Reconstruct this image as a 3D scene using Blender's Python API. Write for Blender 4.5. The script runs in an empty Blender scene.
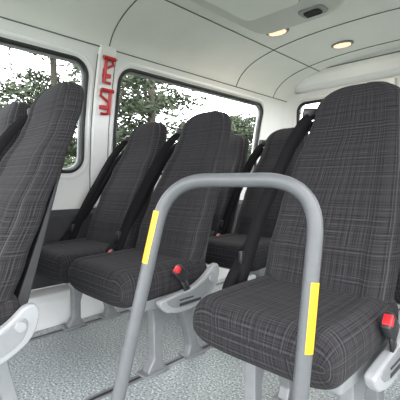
import bpy, bmesh, math, random
from mathutils import Vector, Matrix
random.seed(4)
S = bpy.context.scene
try:
    S.view_settings.view_transform = 'Standard'
except Exception:
    pass

# ---------------------------------------------------------------- materials
def new_mat(name):
    m = bpy.data.materials.new(name); m.use_nodes = True
    nt = m.node_tree
    return m, nt, nt.nodes['Principled BSDF']

def noisy(name, c, rough=.5, metal=0, amp=.06, scale=30, bump=.0, bscale=200, spec=.5):
    m, nt, b = new_mat(name)
    tc = nt.nodes.new('ShaderNodeTexCoord')
    n = nt.nodes.new('ShaderNodeTexNoise'); n.inputs['Scale'].default_value = scale
    n.inputs['Detail'].default_value = 3
    nt.links.new(tc.outputs['Object'], n.inputs['Vector'])
    r = nt.nodes.new('ShaderNodeValToRGB')
    r.color_ramp.elements[0].position = .3; r.color_ramp.elements[1].position = .7
    r.color_ramp.elements[0].color = tuple(x*(1-amp) for x in c)+(1,)
    r.color_ramp.elements[1].color = tuple(min(1, x*(1+amp)) for x in c)+(1,)
    nt.links.new(n.outputs['Fac'], r.inputs['Fac'])
    nt.links.new(r.outputs['Color'], b.inputs['Base Color'])
    b.inputs['Roughness'].default_value = rough
    b.inputs['Metallic'].default_value = metal
    b.inputs['Specular IOR Level'].default_value = spec
    if bump > 0:
        n2 = nt.nodes.new('ShaderNodeTexNoise'); n2.inputs['Scale'].default_value = bscale
        nt.links.new(tc.outputs['Object'], n2.inputs['Vector'])
        bp = nt.nodes.new('ShaderNodeBump'); bp.inputs['Strength'].default_value = bump
        bp.inputs['Distance'].default_value = .002
        nt.links.new(n2.outputs['Fac'], bp.inputs['Height'])
        nt.links.new(bp.outputs['Normal'], b.inputs['Normal'])
    return m

def fabric():
    m, nt, b = new_mat('tartan_fabric')
    L = nt.links.new
    tc = nt.nodes.new('ShaderNodeTexCoord')
    sx = nt.nodes.new('ShaderNodeSeparateXYZ'); L(tc.outputs['UV'], sx.inputs[0])
    def lines(out, sc, off, lo, hi):
        ad = nt.nodes.new('ShaderNodeMath'); ad.operation = 'ADD'; ad.inputs[1].default_value = off
        L(out, ad.inputs[0])
        n = nt.nodes.new('ShaderNodeTexNoise'); n.noise_dimensions = '1D'
        n.inputs['Scale'].default_value = sc; n.inputs['Detail'].default_value = 1.5
        n.inputs['Roughness'].default_value = .7
        L(ad.outputs[0], n.inputs['W'])
        mr = nt.nodes.new('ShaderNodeMapRange'); mr.inputs[1].default_value = lo; mr.inputs[2].default_value = hi
        L(n.outputs['Fac'], mr.inputs[0])
        return mr.outputs[0]
    a = lines(sx.outputs[0], 175, 3.1, .40, .84)
    c = lines(sx.outputs[1], 175, 9.7, .40, .84)
    n = nt.nodes.new('ShaderNodeTexNoise'); n.inputs['Scale'].default_value = 22; n.inputs['Detail'].default_value = 2
    L(tc.outputs['UV'], n.inputs['Vector'])
    mr = nt.nodes.new('ShaderNodeMapRange'); mr.inputs[1].default_value = .35; mr.inputs[2].default_value = .65
    L(n.outputs['Fac'], mr.inputs[0])
    inv = nt.nodes.new('ShaderNodeMath'); inv.operation = 'SUBTRACT'; inv.inputs[0].default_value = 1.25
    L(mr.outputs[0], inv.inputs[1])
    add0 = nt.nodes.new('ShaderNodeMath'); add0.operation = 'ADD'; add0.inputs[1].default_value = .3
    L(mr.outputs[0], add0.inputs[0])
    m1 = nt.nodes.new('ShaderNodeMath'); m1.operation = 'MULTIPLY'; L(a, m1.inputs[0]); L(add0.outputs[0], m1.inputs[1])
    m2 = nt.nodes.new('ShaderNodeMath'); m2.operation = 'MULTIPLY'; L(c, m2.inputs[0]); L(inv.outputs[0], m2.inputs[1])
    s = nt.nodes.new('ShaderNodeMath'); s.operation = 'ADD'; s.use_clamp = True
    L(m1.outputs[0], s.inputs[0]); L(m2.outputs[0], s.inputs[1])
    mx = nt.nodes.new('ShaderNodeMixRGB')
    mx.inputs[1].default_value = (.0125, .0117, .0132, 1); mx.inputs[2].default_value = (.050, .048, .0525, 1)
    L(s.outputs[0], mx.inputs[0]); L(mx.outputs[0], b.inputs['Base Color'])
    b.inputs['Roughness'].default_value = .9
    b.inputs['Specular IOR Level'].default_value = .12
    b.inputs['Sheen Weight'].default_value = .02
    bp = nt.nodes.new('ShaderNodeBump'); bp.inputs['Strength'].default_value = .2; bp.inputs['Distance'].default_value = .002
    L(s.outputs[0], bp.inputs['Height']); L(bp.outputs['Normal'], b.inputs['Normal'])
    return m

def floor_mat():
    m, nt, b = new_mat('speckled_vinyl')
    L = nt.links.new
    tc = nt.nodes.new('ShaderNodeTexCoord')
    v = nt.nodes.new('ShaderNodeTexNoise'); v.inputs['Scale'].default_value = 130; v.inputs['Detail'].default_value = 2
    L(tc.outputs['Object'], v.inputs['Vector'])
    r = nt.nodes.new('ShaderNodeValToRGB')
    e = r.color_ramp.elements
    e[0].position = .36; e[0].color = (.15, .17, .18, 1)
    e[1].position = .45; e[1].color = (.37, .41, .42, 1)
    x = e.new(.58); x.color = (.42, .46, .47, 1)
    x = e.new(.66); x.color = (.82, .85, .86, 1)
    L(v.outputs['Fac'], r.inputs['Fac']); L(r.outputs['Color'], b.inputs['Base Color'])
    b.inputs['Roughness'].default_value = .42
    return m

FAB = fabric()
FLOOR = floor_mat()
WALL = noisy('light_grey_panel', (.77, .78, .78), .55, amp=.02, scale=6, bump=.06, bscale=400)
CEIL = noisy('ceiling_panel', (.79, .79, .775), .7, amp=.02, scale=5, bump=.08, bscale=500)
CONS = noisy('console_shaded_plastic', (.58, .58, .565), .5, amp=.02, scale=5)  # console plastic, darkened below the ceiling tone to paint in its underside shade
WHITE = noisy('white_paint', (.82, .83, .84), .35, amp=.01)
GREYP = noisy('grey_plastic', (.28, .29, .30), .45, amp=.03)
METAL = noisy('satin_aluminium', (.25, .26, .27), .40, metal=.35, amp=.05)
SHROUD = noisy('shroud_plastic', (.29, .30, .31), .45, amp=.03)
RAIL = noisy('grey_powder_coat', (.085, .09, .097), .40, amp=.05, scale=60)
DARKP = noisy('dark_trim', (.030, .030, .034), .55, amp=.1)
BLACK = noisy('black_plastic', (.015, .015, .017), .4, amp=.1)
RUBBER = noisy('black_rubber', (.016, .016, .018), .6, amp=.1)
WEB = noisy('belt_webbing', (.0065, .006, .0075), .8, amp=.25, scale=300, spec=.15)
RED = noisy('red_plastic', (.45, .010, .016), .35, amp=.05)
YEL = noisy('yellow_tape', (.72, .40, .01), .4, amp=.04)
SEAM = noisy('seam_shadow', (.14, .14, .14), .8)
BARK = noisy('bark', (.07, .06, .05), .9, amp=.3)
LEAF = noisy('pine_foliage', (.060, .078, .046), .8, amp=.5, scale=1.5)
GRASS = noisy('grass', (.07, .09, .05), .9, amp=.4, scale=2)

def emis(name, c, s):
    m = bpy.data.materials.new(name); m.use_nodes = True
    b = m.node_tree.nodes['Principled BSDF']
    b.inputs['Base Color'].default_value = c+(1,)
    b.inputs['Emission Color'].default_value = c+(1,)
    b.inputs['Emission Strength'].default_value = s
    return m
GLOW = emis('warm_lens', (1, .70, .45), 1.2)

def glass():
    m = bpy.data.materials.new('window_glass'); m.use_nodes = True
    nt = m.node_tree; nt.nodes.clear()
    o = nt.nodes.new('ShaderNodeOutputMaterial'); mx = nt.nodes.new('ShaderNodeMixShader')
    t = nt.nodes.new('ShaderNodeBsdfTransparent'); t.inputs[0].default_value = (.93, .95, .94, 1)
    g = nt.nodes.new('ShaderNodeBsdfGlossy'); g.inputs['Roughness'].default_value = .02
    f = nt.nodes.new('ShaderNodeFresnel'); f.inputs[0].default_value = 1.3
    nt.links.new(f.outputs[0], mx.inputs[0]); nt.links.new(t.outputs[0], mx.inputs[1]); nt.links.new(g.outputs[0], mx.inputs[2])
    nt.links.new(mx.outputs[0], o.inputs[0])
    return m
GLASS = glass()

# ---------------------------------------------------------------- helpers
def link(o, parent=None):
    S.collection.objects.link(o)
    if parent: o.parent = parent
    return o

def empty(name, loc=(0, 0, 0)):
    e = bpy.data.objects.new(name, None); e.empty_display_size = .1; e.location = loc
    return link(e)

def mesh_obj(name, verts, faces, mat, parent=None, smooth=True, uvs=None):
    me = bpy.data.meshes.new(name); me.from_pydata([tuple(v) for v in verts], [], faces)
    me.materials.append(mat)
    if uvs:
        uvl = me.uv_layers.new(name='UVMap')
        for p in me.polygons:
            for li, uv in zip(p.loop_indices, uvs[p.index]):
                uvl.data[li].uv = uv
    me.validate(); me.update()
    if smooth:
        for p in me.polygons: p.use_smooth = True
    return link(bpy.data.objects.new(name, me), parent)

def box(name, lo, hi, mat, parent=None, bevel=.004, seg=3):
    bm = bmesh.new(); bmesh.ops.create_cube(bm, size=1)
    for v in bm.verts:
        v.co = Vector([(lo[i]+hi[i])/2 + v.co[i]*(hi[i]-lo[i]) for i in range(3)])
    if bevel > 0:
        bmesh.ops.bevel(bm, geom=bm.edges[:], offset=bevel, segments=seg, affect='EDGES', profile=.5)
    me = bpy.data.meshes.new(name); bm.to_mesh(me); bm.free(); me.materials.append(mat)
    for p in me.polygons: p.use_smooth = bevel > 0
    return link(bpy.data.objects.new(name, me), parent)

def prism(name, pts, axis, a, b, mat, parent=None, bevel=.004):
    bm = bmesh.new()
    def mk(p, w):
        if axis == 'X': return (w, p[0], p[1])
        if axis == 'Y': return (p[0], w, p[1])
        return (p[0], p[1], w)
    v0 = [bm.verts.new(mk(p, a)) for p in pts]; v1 = [bm.verts.new(mk(p, b)) for p in pts]
    n = len(pts)
    bm.faces.new(v0); bm.faces.new(v1[::-1])
    for i in range(n): bm.faces.new((v0[i], v1[i], v1[(i+1) % n], v0[(i+1) % n]))
    bmesh.ops.recalc_face_normals(bm, faces=bm.faces[:])
    if bevel > 0:
        bmesh.ops.bevel(bm, geom=[e for e in bm.edges if e.calc_face_angle(0) > .5], offset=bevel, segments=2, affect='EDGES', profile=.5)
    me = bpy.data.meshes.new(name); bm.to_mesh(me); bm.free(); me.materials.append(mat)
    return link(bpy.data.objects.new(name, me), parent)

def loft(name, rings, mat, parent=None, cap=True, uw=1.0):
    n = len(rings[0]); verts = [v for r in rings for v in r]; faces = []; uvs = []
    def arcs(r):
        a = [0]
        for i in range(n): a.append(a[-1]+(Vector(r[(i+1) % n])-Vector(r[i])).length)
        return a
    ref = max((arcs(r) for r in rings), key=lambda a: a[-1])
    vv = [0]
    for k in range(1, len(rings)):
        vv.append(vv[-1]+sum((Vector(rings[k][i])-Vector(rings[k-1][i])).length for i in range(n))/n)
    for k in range(len(rings)-1):
        for i in range(n):
            j = (i+1) % n
            faces.append((k*n+i, k*n+j, (k+1)*n+j, (k+1)*n+i))
            uvs.append([(ref[i], vv[k]), (ref[i+1], vv[k]), (ref[i+1], vv[k+1]), (ref[i], vv[k+1])])
    if cap:
        faces.append(tuple(range(n))[::-1]); uvs.append([(ref[i], vv[0]) for i in range(n)][::-1])
        b = (len(rings)-1)*n
        faces.append(tuple(b+i for i in range(n))); uvs.append([(ref[i], vv[-1]) for i in range(n)])
    return mesh_obj(name, verts, faces, mat, parent, True, uvs)

def tube(name, pts, r, mat, parent=None, cyclic=False, res=6, spline='POLY'):
    cu = bpy.data.curves.new(name, 'CURVE'); cu.dimensions = '3D'; cu.bevel_depth = r; cu.bevel_resolution = res
    cu.use_fill_caps = True
    sp = cu.splines.new('POLY'); sp.points.add(len(pts)-1)
    for p, q in zip(sp.points, pts): p.co = (q[0], q[1], q[2], 1)
    sp.use_cyclic_u = cyclic; sp.use_smooth = True
    cu.materials.append(mat)
    return link(bpy.data.objects.new(name, cu), parent)

def catmull(pts, n=10):
    P = [Vector(p) for p in pts]; P = [2*P[0]-P[1]]+P+[2*P[-1]-P[-2]]; out = []
    for i in range(1, len(P)-2):
        for k in range(n):
            t = k/n; a, b, c, d = P[i-1:i+3]
            out.append(.5*((2*b)+(c-a)*t+(2*a-5*b+4*c-d)*t*t+(3*b-a-3*c+d)*t**3))
    out.append(P[-2]); return out

def sgnpow(v, e): return math.copysign(abs(v)**e, v)

def ribbon(name, pts, w, wdir, mat, parent, th=.0016):
    wd = Vector(wdir).normalized(); verts = []
    for p in pts: verts += [Vector(p)-wd*w/2, Vector(p)+wd*w/2]
    faces = [(2*i, 2*i+1, 2*i+3, 2*i+2) for i in range(len(pts)-1)]
    o = mesh_obj(name, verts, faces, mat, parent)
    md = o.modifiers.new('s', 'SOLIDIFY'); md.thickness = th; md.offset = 0
    return o

# ---------------------------------------------------------------- seat
def interp(keys, z):
    for (z0, *a), (z1, *b) in zip(keys, keys[1:]):
        if z <= z1:
            t = (z-z0)/(z1-z0); t = max(0, t); t = t*t*(3-2*t)*.4+t*.6
            return [p+(q-p)*t for p, q in zip(a, b)]
    return list(keys[-1][1:])

BK = [  # z, half width, thickness, centre y
    (.33, .184, .07, -.300), (.40, .192, .10, -.280), (.52, .195, .108, -.236), (.66, .190, .10, -.176),
    (.80, .175, .09, -.110), (.90, .157, .085, -.060), (.97, .146, .088, -.032), (1.08, .136, .082, .000)]
ZT, ZR = 1.070, .990
HT = ZT-ZR
def topscale(z):
    return 1 if z <= ZR else max(.03, max(0, 1-((z-ZR)/(HT+.0002))**2.4)**(1/2.4))

def seat_back(parent):
    rings = []; N = 72
    zs = [.33+.01*i for i in range(0, 66)]+[ZR+HT*math.sin(math.pi/2*i/14) for i in range(1, 15)]
    for z in zs:
        w, t, cy = interp(BK, z)
        s = topscale(z)
        if z < .36: s = .75+.25*((z-.33)/.03)
        ww = w*(s if z < .5 else (1-(1-s)*.95)); tt = t*(.25+.75*s)
        ring = []
        for i in range(N):
            a = 2*math.pi*i/N
            x = ww*sgnpow(math.cos(a), 2/3.4); y = tt/2*sgnpow(math.sin(a), 2/2.6)
            f = abs(x)/max(ww, 1e-5)
            if math.sin(a) < 0:
                bol = .018*math.exp(-((f-.80)/.17)**2)*s
                head = math.exp(-((z-.91)/.05)**2)
                lum = .012*math.exp(-((z-.60)/.12)**2)
                y -= (bol*(1-.55*max(0, min(1, (z-.8)/.15))) + lum*(1-f)) - .006*head*(1-f*f)
                y += .006*math.exp(-((f-.60)/.035)**2)*s
            ring.append((x, cy+y, z))
        rings.append(ring)
    o = loft('backrest', rings, FAB, parent)
    for sgn in (-1, 1):
        pts = []
        for z in zs:
            if z < .36: continue
            w, t, cy = interp(BK, z); s = topscale(z)
            ww = w*(1-(1-s)*.95); tt = t*(.25+.75*s)
            a = math.radians(-28)
            x = ww*abs(math.cos(a))**(2/3.4); y = -tt/2*abs(math.sin(a))**(2/2.6)
            f = x/ww; y -= .018*math.exp(-((f-.80)/.17)**2)*s*(1-.55*max(0, min(1, (z-.8)/.15)))
            pts.append((sgn*(x+.0002), cy+y, z))
        tube('piping', pts, .0022, BLACK, parent, res=2)
    return o

def seat_cushion(parent):
    yf, yb = -.628, -.22; N = 72; rings = []
    ys = []
    for i in range(13):
        u = 1-math.cos(math.pi/2*i/12); u = min(1.0, max(0.0, u)); y = yf+.05*u
        s = max(0.0, 1-(1-u)**2.5)**(1/2.5); ys.append((y, s))
    for i in range(1, 26): ys.append((yf+.05+(yb-.03-yf-.05)*i/25, 1))
    for i in range(1, 7): a = math.pi/2*i/6; ys.append((yb-.03+.03*math.sin(a), math.cos(a)*.6+.4))
    for y, s in ys:
        u = max(0, (y-yf)/(yb-yf))
        hw = (.199+.008*math.sin(math.pi*min(1, u*1.2)))*(.89+.11*s)
        hz = (.062+.006*(1-u))*max(s, .04)
        cz = .382 - .012*(1-u)**2
        ring = []
        for i in range(N):
            a = 2*math.pi*i/N
            x = hw*sgnpow(math.cos(a), 2/4.6); z = hz*sgnpow(math.sin(a), 2/3.4); f = abs(x)/hw
            if math.sin(a) > 0:
                z += s*(.010*math.exp(-((f-.82)/.16)**2) - .010*(1-f*f)*math.sin(math.pi*u) - .005*math.exp(-((f-.62)/.035)**2))
            ring.append((x, y, cz+z))
        rings.append(ring)
    loft('cushion', rings, FAB, parent)

def hinge_cover(parent, sg):
    pts = catmull([(-.49, .300, 0), (-.495, .325, 0), (-.43, .336, 0), (-.34, .348, 0), (-.27, .378, 0), (-.225, .412, 0), (-.195, .41, 0),
                   (-.19, .37, 0), (-.22, .315, 0), (-.30, .275, 0), (-.40, .266, 0), (-.465, .28, 0)], 5)
    p2 = [(p.x, p.y) for p in pts]
    a, b = (.204, .230) if sg > 0 else (-.215, -.202)
    prism('hinge_cover', p2, 'X', a, b, SHROUD if sg > 0 else GREYP, parent, .006)
    if sg > 0:
        p3 = [(-.345+(p.x+.345)*.80, .325+(p.y-.325)*.66) for p in pts]
        prism('cover_inlay', p3, 'X', .228, .2325, METAL, parent, .002)
        box('recline_slot', (.2305, -.41, .292), (.2345, -.30, .303), DARKP, parent, .002)
        box('recline_slot', (.2305, -.41, .312), (.2345, -.34, .317), DARKP, parent, .001)
        bm = bmesh.new(); bmesh.ops.create_cone(bm, cap_ends=True, segments=24, radius1=.016, radius2=.013, depth=.01)
        bmesh.ops.rotate(bm, matrix=Matrix.Rotation(math.pi/2, 3, 'Y'), verts=bm.verts)
        bmesh.ops.translate(bm, vec=(.235, -.240, .365), verts=bm.verts)
        me = bpy.data.meshes.new('pivot_cap'); bm.to_mesh(me); bm.free(); me.materials.append(GREYP); link(bpy.data.objects.new('pivot_cap', me), parent)

def leg_frame(parent, x, w=.04, name='leg'):
    h = w/2
    pts = [(-.47, .30), (-.44, .275), (-.425, .20), (-.425, .06), (-.45, .022), (-.455, .0), (-.37, .0), (-.385, .05), (-.385, .13), (-.360, .205),
           (-.325, .232), (-.285, .215), (-.250, .13), (-.228, .05), (-.245, .0), (-.165, .0), (-.175, .03), (-.195, .07), (-.220, .18), (-.235, .26), (-.20, .30)]
    prism(name, pts, 'X', x-h, x+h, METAL, parent, .005)
    box(name+'_foot_front', (x-h-.012, -.475, 0), (x+h+.012, -.36, .012), METAL, parent, .003)
    box(name+'_foot_rear', (x-h-.012, -.255, 0), (x+h+.012, -.15, .012), METAL, parent, .003)

def belt(parent, side=-1):
    e = side
    wd = (.70*-e, .71, 0)
    # diagonal webbing lies over the front outer bolster, lap webbing hangs beside it
    pts = catmull([(e*.138, .000, .988), (e*.160, -.055, .978), (e*.182, -.130, .89), (e*.202, -.205, .76), (e*.215, -.285, .62), (e*.222, -.350, .48), (e*.226, -.375, .41), (e*.224, -.34, .31)], 8)
    ribbon('belt_webbing', pts, .046, wd, WEB, parent)
    pts = catmull([(e*.135, .025, .975), (e*.183, .0, .955), (e*.222, -.08, .86), (e*.240, -.18, .70), (e*.246, -.285, .55), (e*.240, -.405, .43), (e*.235, -.43, .37)], 8)
    ribbon('belt_lap_webbing', pts, .038, wd, WEB, parent)
    b = box('belt_guide', (-.028, -.050, -.020), (.028, .035, .020), BLACK, parent, .008)
    b.location = (e*.156, -.005, .990); b.rotation_euler = (0, math.radians(15), math.radians(-35))
    box('belt_tongue', (e*.236-.008, -.365, .475), (e*.236+.008, -.315, .515), BLACK, parent, .004)

def buckle(parent):
    pts = [(.216, -.35, .30), (.226, -.37, .35), (.228, -.39, .39)]
    ribbon('buckle_stalk', pts, .026, (0, 1, .2), BLACK, parent, .008)
    b = box('buckle_body', (-.012, -.022, -.038), (.012, .022, .026), BLACK, parent, .006)
    b.location = (.226, -.402, .412); b.rotation_euler = (math.radians(48), 0, 0)
    r = box('buckle_button', (-.0095, -.014, .010), (.0122, .014, .0285), RED, parent, .004)
    r.location = (.226, -.402, .412); r.rotation_euler = (math.radians(48), 0, 0)

def seat(x, y0, legs, wob=0):
    e = empty('passenger_seat', (x, y0, 0))
    seat_back(e); seat_cushion(e)
    box('seat_pan', (-.186, -.56, .288), (.186, -.22, .345), METAL, e, .012)
    prism('back_shell', [(-.23, .36), (-.19, .37), (-.12, .62), (-.055, .85), (-.045, .88), (-.18, .50)], 'X', -.14, .14, DARKP, e, .004)
    hinge_cover(e, 1); hinge_cover(e, -1)
    belt(e); buckle(e)
    for i, lx in enumerate(legs): leg_frame(e, lx, name='leg_%d' % (i+1))
    return e

XW, XA, XR = -1.640, -1.200, -.495
Y1, Y2, Y3 = .59, 1.30, 2.02
for y in (Y1, Y2, Y3):
    seat(XW, y, [-.12]); seat(XA-(.02 if y == Y1 else 0), y, [.085])
seat(XR, Y2, [-.15, .14]); seat(XR, Y3, [-.15, .14])

# ---------------------------------------------------------------- body shell
PROF = [(-1.93, 0), (-1.95, .40), (-1.965, .62), (-1.965, .80), (-1.945, 1.05), (-1.91, 1.25), (-1.87, 1.42), (-1.845, 1.49), (-1.80, 1.56),
        (-1.72, 1.62), (-1.60, 1.665), (-1.42, 1.70), (-1.20, 1.72), (-.97, 1.725)]
def wall_x(z):
    for (x0, z0), (x1, z1) in zip(PROF, PROF[1:]):
        if z0 <= z <= z1: return x0+(x1-x0)*(z-z0)/(z1-z0)
    return PROF[-1][0]
CX = -.965
def mirror(p): return (2*CX-p[0], p[1])

def strip_shell(name, prof, y0, y1, mat, th=.05, flip=False):
    q = catmull([(a, b, 0) for a, b in prof], 4)
    inn = [(p.x, p.y) for p in q]; out = []
    for i, p in enumerate(inn):
        a = inn[max(0, i-1)]; b = inn[min(len(inn)-1, i+1)]
        t = Vector((b[0]-a[0], b[1]-a[1])).normalized()
        nrm = Vector((-t.y, t.x))*(1 if not flip else -1)
        out.append((p[0]+nrm.x*th, p[1]+nrm.y*th))
    n = len(inn); verts = []; faces = []
    for y in (y0, y1):
        verts += [(a, y, b) for a, b in inn]+[(a, y, b) for a, b in out]
    m = 2*n
    for i in range(n-1):
        faces.append((i, i+1, m+i+1, m+i)); faces.append((n+i, m+n+i, m+n+i+1, n+i+1))
        faces.append((i, n+i, n+i+1, i+1)); faces.append((m+i, m+i+1, m+n+i+1, m+n+i))
    faces.append((0, m, m+n, n)); faces.append((n-1, 2*n-1, m+2*n-1, m+n-1))
    o = mesh_obj(name, verts, faces, mat, None, False)
    bm = bmesh.new(); bm.from_mesh(o.data); bmesh.ops.recalc_face_normals(bm, faces=bm.faces[:]); bm.to_mesh(o.data); bm.free()
    return o

def rrect(y0, y1, z0, z1, r, n=8):
    out = []
    for cy, cz, a0 in ((y1-r, z1-r, 0), (y0+r, z1-r, 90), (y0+r, z0+r, 180), (y1-r, z0+r, 270)):
        for i in range(n+1):
            a = math.radians(a0+90*i/n); out.append((cy+r*math.cos(a), cz+r*math.sin(a)))
    return out

def cut(target, pts, axis, a, b):
    c = prism('cutter', pts, axis, a, b, WALL, None, 0)
    md = target.modifiers.new('cut', 'BOOLEAN'); md.operation = 'DIFFERENCE'; md.solver = 'EXACT'; md.object = c
    bpy.context.view_layer.update()
    dg = bpy.context.evaluated_depsgraph_get()
    me = bpy.data.meshes.new_from_object(target.evaluated_get(dg))
    target.modifiers.clear(); target.data = me
    bpy.data.objects.remove(c)

YF, YR = -1.0, 3.15
side = [p for p in PROF if p[1] <= 1.5]
roofL = [p for p in PROF if p[1] >= 1.49]
wl = strip_shell('wall_left', side, YF, YR, WALL)
W1 = (-.38, 1.05, .80, 1.400); W2 = (1.26, 2.72, .80, 1.415)
for w in (W1, W2): cut(wl, rrect(*w, .085), 'X', -2.4, -1.6)
roof = roofL+[mirror(p) for p in roofL[::-1]][1:]
strip_shell('ceiling', roof, YF, YR+.03, CEIL)
rside = [mirror(p) for p in side[::-1]]
wr = strip_shell('wall_right', rside, .95, YR, WALL)
WR = (1.25, 2.72, .80, 1.415)
cut(wr, rrect(*WR, .085), 'X', -.3, .5)

def xr(z): return 2*CX-wall_x(z)
def window(idx, rect, fx, sgn):
    e = empty('window_%d' % idx, (0, 0, 0))
    y0, y1, z0, z1 = rect
    loop = rrect(y0, y1, z0, z1, .085, 10)
    def dens(loop):
        out = []
        for i in range(len(loop)):
            a = loop[i]; b = loop[(i+1) % len(loop)]; d = math.hypot(b[0]-a[0], b[1]-a[1]); k = max(1, int(d/.05))
            for j in range(k): out.append((a[0]+(b[0]-a[0])*j/k, a[1]+(b[1]-a[1])*j/k))
        return out
    lp = dens(loop)
    tube('gasket', [(fx(z), y, z) for y, z in lp], .011, RUBBER, e, True, 4)
    lp2 = dens(rrect(y0+.010, y1-.010, z0+.010, z1-.010, .075, 10))
    tube('inner_seal', [(fx(z)-sgn*.022, y, z) for y, z in lp2], .010, GREYP, e, True, 4)
    lp3 = dens(rrect(y0-.03, y1+.03, z0-.03, z1+.03, .11, 10))
    tube('trim_ring', [(fx(z)-sgn*.006, y, z) for y, z in lp3], .014, WHITE, e, True, 4)
    verts = []; rows = 8; ys = (y0+.01, y1-.01)
    for r in range(rows+1):
        z = z0+.01+(z1-z0-.02)*r/rows
        for y in ys: verts.append((fx(z)-sgn*.025, y, z))
    mesh_obj('pane', verts, [(2*i, 2*i+1, 2*i+3, 2*i+2) for i in range(rows)], GLASS, e)
    return e
window(1, W1, wall_x, 1); window(2, W2, wall_x, 1); window(3, WR, xr, -1)

# rear wall with two door windows
wrr = box('wall_rear', (-2.02, YR, 0), (.09, YR+.05, 1.76), WALL, None, 0)
RW = [(-1.78, -1.03, .85, 1.47), (-.90, -.15, .85, 1.47)]
for r in RW: cut(wrr, rrect(*r, .07), 'Y', YR-.2, YR+.3)
for k, r in enumerate(RW):
    e = empty('window_%d' % (4+k))
    tube('gasket', [(x, YR, z) for x, z in rrect(*r, .07, 10)], .014, RUBBER, e, True, 4)
    q = (r[0]-.04, r[1]+.04, r[2]-.04, r[3]+.04)
    tube('trim_ring', [(x, YR, z) for x, z in rrect(*q, .10, 10)], .018, WHITE, e, True, 4)
    mesh_obj('pane', [(r[0], YR+.025, r[2]), (r[1], YR+.025, r[2]), (r[1], YR+.025, r[3]), (r[0], YR+.025, r[3])], [(0, 1, 2, 3)], GLASS, e)
    tube('washer_rail', [(r[0]+.02, YR-.02, r[3]-.09), (r[1]-.02, YR-.02, r[3]-.09)], .006, DARKP, e)
box('trim_rear_centre', (-.995, YR-.03, 0), (-.935, YR+.0, 1.55), WHITE, None, .01)
prism('trim_rear_header', [(YR-.16, 1.735), (YR-.15, 1.66), (YR-.10, 1.60), (YR-.05, 1.575), (YR+.0, 1.565), (YR+.0, 1.735)], 'X', -1.80, -.13, WHITE, None, .012)
tube('trim_header_joint', [(-1.78, YR-.155, 1.70), (-.14, YR-.155, 1.70)], .0045, SEAM, None, False, 2)
pv = []; pf = []
zs = [i*.06 for i in range(0, 27)]
na = 9
for z in zs:
    wx = wall_x(min(z, 1.55))
    for i in range(na):
        a = math.pi/2*i/(na-1)
        R = .13
        pv.append((wx-.004+R-R*math.cos(a), YR-.0-R+R*math.sin(a)+.002, z))
for k in range(len(zs)-1):
    for i in range(na-1):
        pf.append((k*na+i, (k+1)*na+i, (k+1)*na+i+1, k*na+i+1))
mesh_obj('trim_corner_left', pv, pf, WALL)

# floor
fl = box('floor', (-2.0, YF, -.04), (.09, YR+.05, 0), FLOOR, None, 0)
for x in (-1.760, -1.115, -.645, -.355):
    box('trim_seat_track', (x-.020, -.2, -.002), (x+.020, 3.0, .0030), METAL, None, .001)
    box('trim_track_slot', (x-.006, -.2, .001), (x+.006, 3.0, .0036), DARKP, None, 0)
prism('baseboard_left', [(-1.95, 0.0), (-1.835, 0.0), (-1.835, .13), (-1.86, .165), (-1.95, .18)], 'Y', YF, YR-.01, WALL, None, .006)
prism('trim_lower_left', [(-1.952, .18), (-1.925, .19), (-1.925, .56), (-1.945, .59), (-1.966, .59)], 'Y', YF, 3.0, DARKP, None, .005)
def pillar(name, ya, yb, fx, sgn):
    zz = [.60+.03*i for i in range(31)]
    v = []; f = []
    for z in zz:
        x = fx(min(z, 1.49))
        for y, d in ((ya, .0), (ya+.012, .012), (yb-.012, .012), (yb, .0)): v.append((x+sgn*d, y, z))
    for k in range(len(zz)-1):
        for i in range(3): f.append((k*4+i, k*4+i+1, (k+1)*4+i+1, (k+1)*4+i))
    return mesh_obj(name, v, f, WHITE, None, False)
pillar('trim_pillar', 1.10, 1.215, wall_x, 1)
for y in (1.10, 1.215):
    tube('trim_pillar_joint', [(wall_x(.6+.05*i)+.001, y, .6+.05*i) for i in range(18)], .003, SEAM, None, False, 2)

# ceiling seams
roofpts = [(p.x, p.y) for p in catmull([(a, b, 0) for a, b in roof], 4)]
for y in (.45, 1.16, 2.30, 2.82):
    tube('trim_ceiling_joint', [(a, y, b-.001) for a, b in roofpts], .0036, SEAM, None, False, 2)
def roof_z(x):
    for (x0, z0), (x1, z1) in zip(roofpts, roofpts[1:]):
        if x0 <= x <= x1: return z0+(z1-z0)*(x-x0)/(x1-x0)
    return 1.72
for x in (-1.845, -1.50, -.43):
    z = roof_z(x) if x > -1.84 else 1.49
    tube('trim_ceiling_joint', [(x, YF, z-.001), (x, YR-.1, z-.001)], .0036, SEAM, None, False, 2)

# overhead console
con = empty('overhead_air_console')
def ringz(x0, x1, y0, y1, r, z): return [(x, y, z) for x, y in rrect(x0, x1, y0, y1, r, 8)]
loft('housing', [ringz(-1.37, -.80, -.95, 1.96, .10, 1.735), ringz(-1.37, -.80, -.95, 1.96, .10, 1.675), ringz(-1.345, -.825, -.93, 1.935, .09, 1.642),
                 ringz(-1.315, -.855, -.91, 1.905, .08, 1.624), ringz(-1.30, -.87, -.9, 1.89, .07, 1.620)], CONS, con)
tube('housing_shadow_joint', [(x, y, roof_z(x)-.002) for x, y in rrect(-1.373, -.797, -.95, 1.963, .10, 8)], .006, SEAM, con, True, 2)  # dark tube standing in for the shade line where housing meets ceiling
prism('lid', rrect(-1.25, -.92, -.85, 1.66, .05), 'Z', 1.610, 1.622, CEIL, con, .004)
tube('lid_joint', [(x, y, 1.619) for x, y in rrect(-1.253, -.917, -.853, 1.663, .053, 8)], .003, SEAM, con, True, 2)
prism('vent_surround', rrect(-1.01, -.87, 1.75, 1.850, .03), 'Z', 1.612, 1.630, GREYP, con, .004)
prism('vent_body', rrect(-.985, -.895, 1.77, 1.830, .02), 'Z', 1.606, 1.630, BLACK, con, .003)
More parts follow.
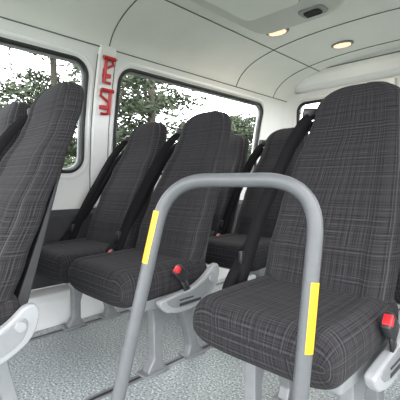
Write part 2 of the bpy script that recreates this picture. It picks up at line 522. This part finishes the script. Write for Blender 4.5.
for i in range(3): box('vent_slat', (-.98, 1.777+i*.018, 1.601), (-.90, 1.784+i*.018, 1.608), DARKP, con, .001)

# ceiling lamps
def lamp(x, y, pw):
    e = empty('ceiling_lamp', (x, y, roof_z(x)))
    def oval(a, b, n=32): return [(a*math.cos(2*math.pi*i/n), b*math.sin(2*math.pi*i/n)) for i in range(n)]
    prism('bezel', oval(.078, .058), 'Z', -.010, .002, METAL, e, .003)
    prism('lens', oval(.060, .042), 'Z', -.014, -.008, GLOW, e, .002)
    l = bpy.data.lights.new('bulb', 'AREA'); l.shape = 'ELLIPSE'; l.size = .09; l.size_y = .06; l.energy = pw; l.color = (1, .85, .7)
    o = bpy.data.objects.new('bulb', l); link(o, e); o.location = (0, 0, -.02)
for x, y in ((-1.33, 2.08), (-1.14, 2.62)): lamp(x, y, 3)

# ---------------------------------------------------------------- grab rail
gr = empty('grab_rail', (0, 0, 0))
A = Vector((-.690, .37, 0)); B = Vector((-.632, .545, .742)); C = Vector((-.323, .655, .742)); D = Vector((-.323, .533, 0))
def bend(p, q, r, R, n=12):
    a = (p-q).normalized(); b = (r-q).normalized(); out = []
    s = q+a*R; e = q+b*R
    for i in range(n+1):
        t = i/n; out.append(s*(1-t)**2*1 + q*2*t*(1-t) + e*t*t)
    return out
pts = [A]+[A.lerp(B, t) for t in (.25, .5, .7)]+bend(A, B, C, .10)+bend(B, C, D, .11)+[D.lerp(C, t) for t in (.7, .5, .25)]+[D]
tube('hoop', pts, .0148, RAIL, gr, False, 8)
for p in (A, D):
    bm = bmesh.new(); bmesh.ops.create_cone(bm, cap_ends=True, segments=32, radius1=.04, radius2=.034, depth=.012)
    bmesh.ops.translate(bm, vec=(p.x, p.y, .006), verts=bm.verts)
    me = bpy.data.meshes.new('flange'); bm.to_mesh(me); bm.free(); me.materials.append(RAIL); link(bpy.data.objects.new('flange', me), gr)
def tape(p, q, ang0, ang1, r=.0156):
    ax = (q-p).normalized(); u = Vector((1, 0, 0)); u = (u-ax*u.dot(ax)).normalized(); v = ax.cross(u)
    vs = []; fs = []; n = 10
    for e in (p, q):
        for i in range(n+1):
            a = math.radians(ang0+(ang1-ang0)*i/n); vs.append(e+u*r*math.cos(a)+v*r*math.sin(a))
    for i in range(n): fs.append((i, i+1, n+2+i, n+1+i))
    mesh_obj('yellow_strip', vs, fs, YEL, gr)
def onleg(P, Q, z): return P.lerp(Q, (z-P.z)/(Q.z-P.z))
tape(onleg(A, B, .558), onleg(A, B, .672), 190, 310)
tape(onleg(D, C, .43), onleg(D, C, .555), -60, 20)

# ---------------------------------------------------------------- emergency hammers on pillar
def hammer(z, flip):
    x = wall_x(z)+.014; e = empty('emergency_hammer', (x, 1.160, z))
    s = -1 if flip else 1
    e.rotation_euler = (0, math.radians(9), 0)
    tube('holder', [(.014, -.030*s, .065), (.014, .028*s, .062), (.014, .030*s, .03), (.014, -.024*s, -.0), (.014, -.026*s, -.066), (.014, .020*s, -.070)], .0085, RED, e)
    tube('handle', [(.026, -.026*s, -.07), (.026, -.022*s, .06)], .009, RED, e)
    tube('hammer_head', [(.028, -.042*s, .062), (.028, .032*s, .062)], .011, RED, e)
    tube('hammer_tip', [(.028, .032*s, .062), (.028, .044*s, .062)], .005, METAL, e)
    box('clip', (.0, -.03, -.045), (.034, .012, -.022), RED, e, .003)
    box('backplate', (0, -.034, -.076), (.004, .034, .072), WHITE, e, .001)
hammer(1.375, False); hammer(1.205, True)

# ---------------------------------------------------------------- outside
box('ground_outside', (-60, -40, -.75), (40, 60, -.70), GRASS, None, 0)
def tree(x, y, h, spread, n, seed, z0=.5, sz=1.0):
    rnd = random.Random(seed)
    e = empty('pine_tree', (x, y, -.70))
    tube('trunk', [(0, 0, 0), (.05, .03, h*.4), (-.03, .06, h*.75), (0, 0, h)], .10*sz, BARK, e)
    vs = []; fs = []
    for k in range(n):
        zz = z0+(h-z0)*rnd.random()**.9; rr = spread*(1-.6*zz/h)*rnd.uniform(.3, 1); a = rnd.uniform(0, 6.283)
        c = Vector((rr*math.cos(a), rr*math.sin(a), zz))
        tube('branch', [(0, 0, zz-.2), tuple(c*.6+Vector((0, 0, zz*.4))), tuple(c)], .018, BARK, e, res=1)
        for j in range(300):
            p = c+Vector((rnd.gauss(0, .40), rnd.gauss(0, .40), rnd.gauss(0, .10)))*sz
            d = Vector((rnd.gauss(0, 1), rnd.gauss(0, 1), rnd.gauss(0, .4))).normalized()*rnd.uniform(.06, .13)*sz
            w = d.cross(Vector((rnd.gauss(0, 1), rnd.gauss(0, 1), rnd.gauss(0, 1)))).normalized()*.036*sz
            b = len(vs); vs += [p-d-w*.3, p-d*.2+w, p+d, p-w]; fs.append((b, b+1, b+2, b+3))
    mesh_obj('foliage', vs, fs, LEAF, e, False)
tree(-8.0, 6.3, 6.5, 2.2, 46, 1, .5)
tree(-11.5, 5.2, 6.5, 2.6, 40, 2, 1.2)
tree(-13.5, 17, 5.2, 3.0, 36, 3, .8, 1.3)
# hedge far behind the trees
rnd = random.Random(8); vs = []; fs = []
for k in range(22000):
    t = rnd.random(); p = Vector((-22+rnd.gauss(0, .5), -6+44*t, -.7+abs(rnd.gauss(0, 1.5+.6*math.sin(t*25)))))
    d = Vector((rnd.gauss(0, 1), rnd.gauss(0, 1), rnd.gauss(0, 1))).normalized()*.2
    w = d.cross(Vector((rnd.gauss(0, 1), rnd.gauss(0, 1), rnd.gauss(0, 1)))).normalized()*.12
    b = len(vs); vs += [p-d, p+w, p+d, p-w]; fs.append((b, b+1, b+2, b+3))
mesh_obj('hedge', vs, fs, LEAF, None, False)

# ---------------------------------------------------------------- world, camera
w = bpy.data.worlds.new('overcast_sky'); S.world = w; w.use_nodes = True
bg = w.node_tree.nodes['Background']; bg.inputs[0].default_value = (.98, .985, 1, 1); bg.inputs[1].default_value = 6.8

cam = bpy.data.cameras.new('camera'); co = bpy.data.objects.new('camera', cam); link(co)
co.location = (0, 0, .736); co.rotation_euler = (math.radians(90-2.63), 0, math.radians(44.2))
cam.lens = 33.3; cam.sensor_width = 36; cam.clip_start = .02
S.camera = co
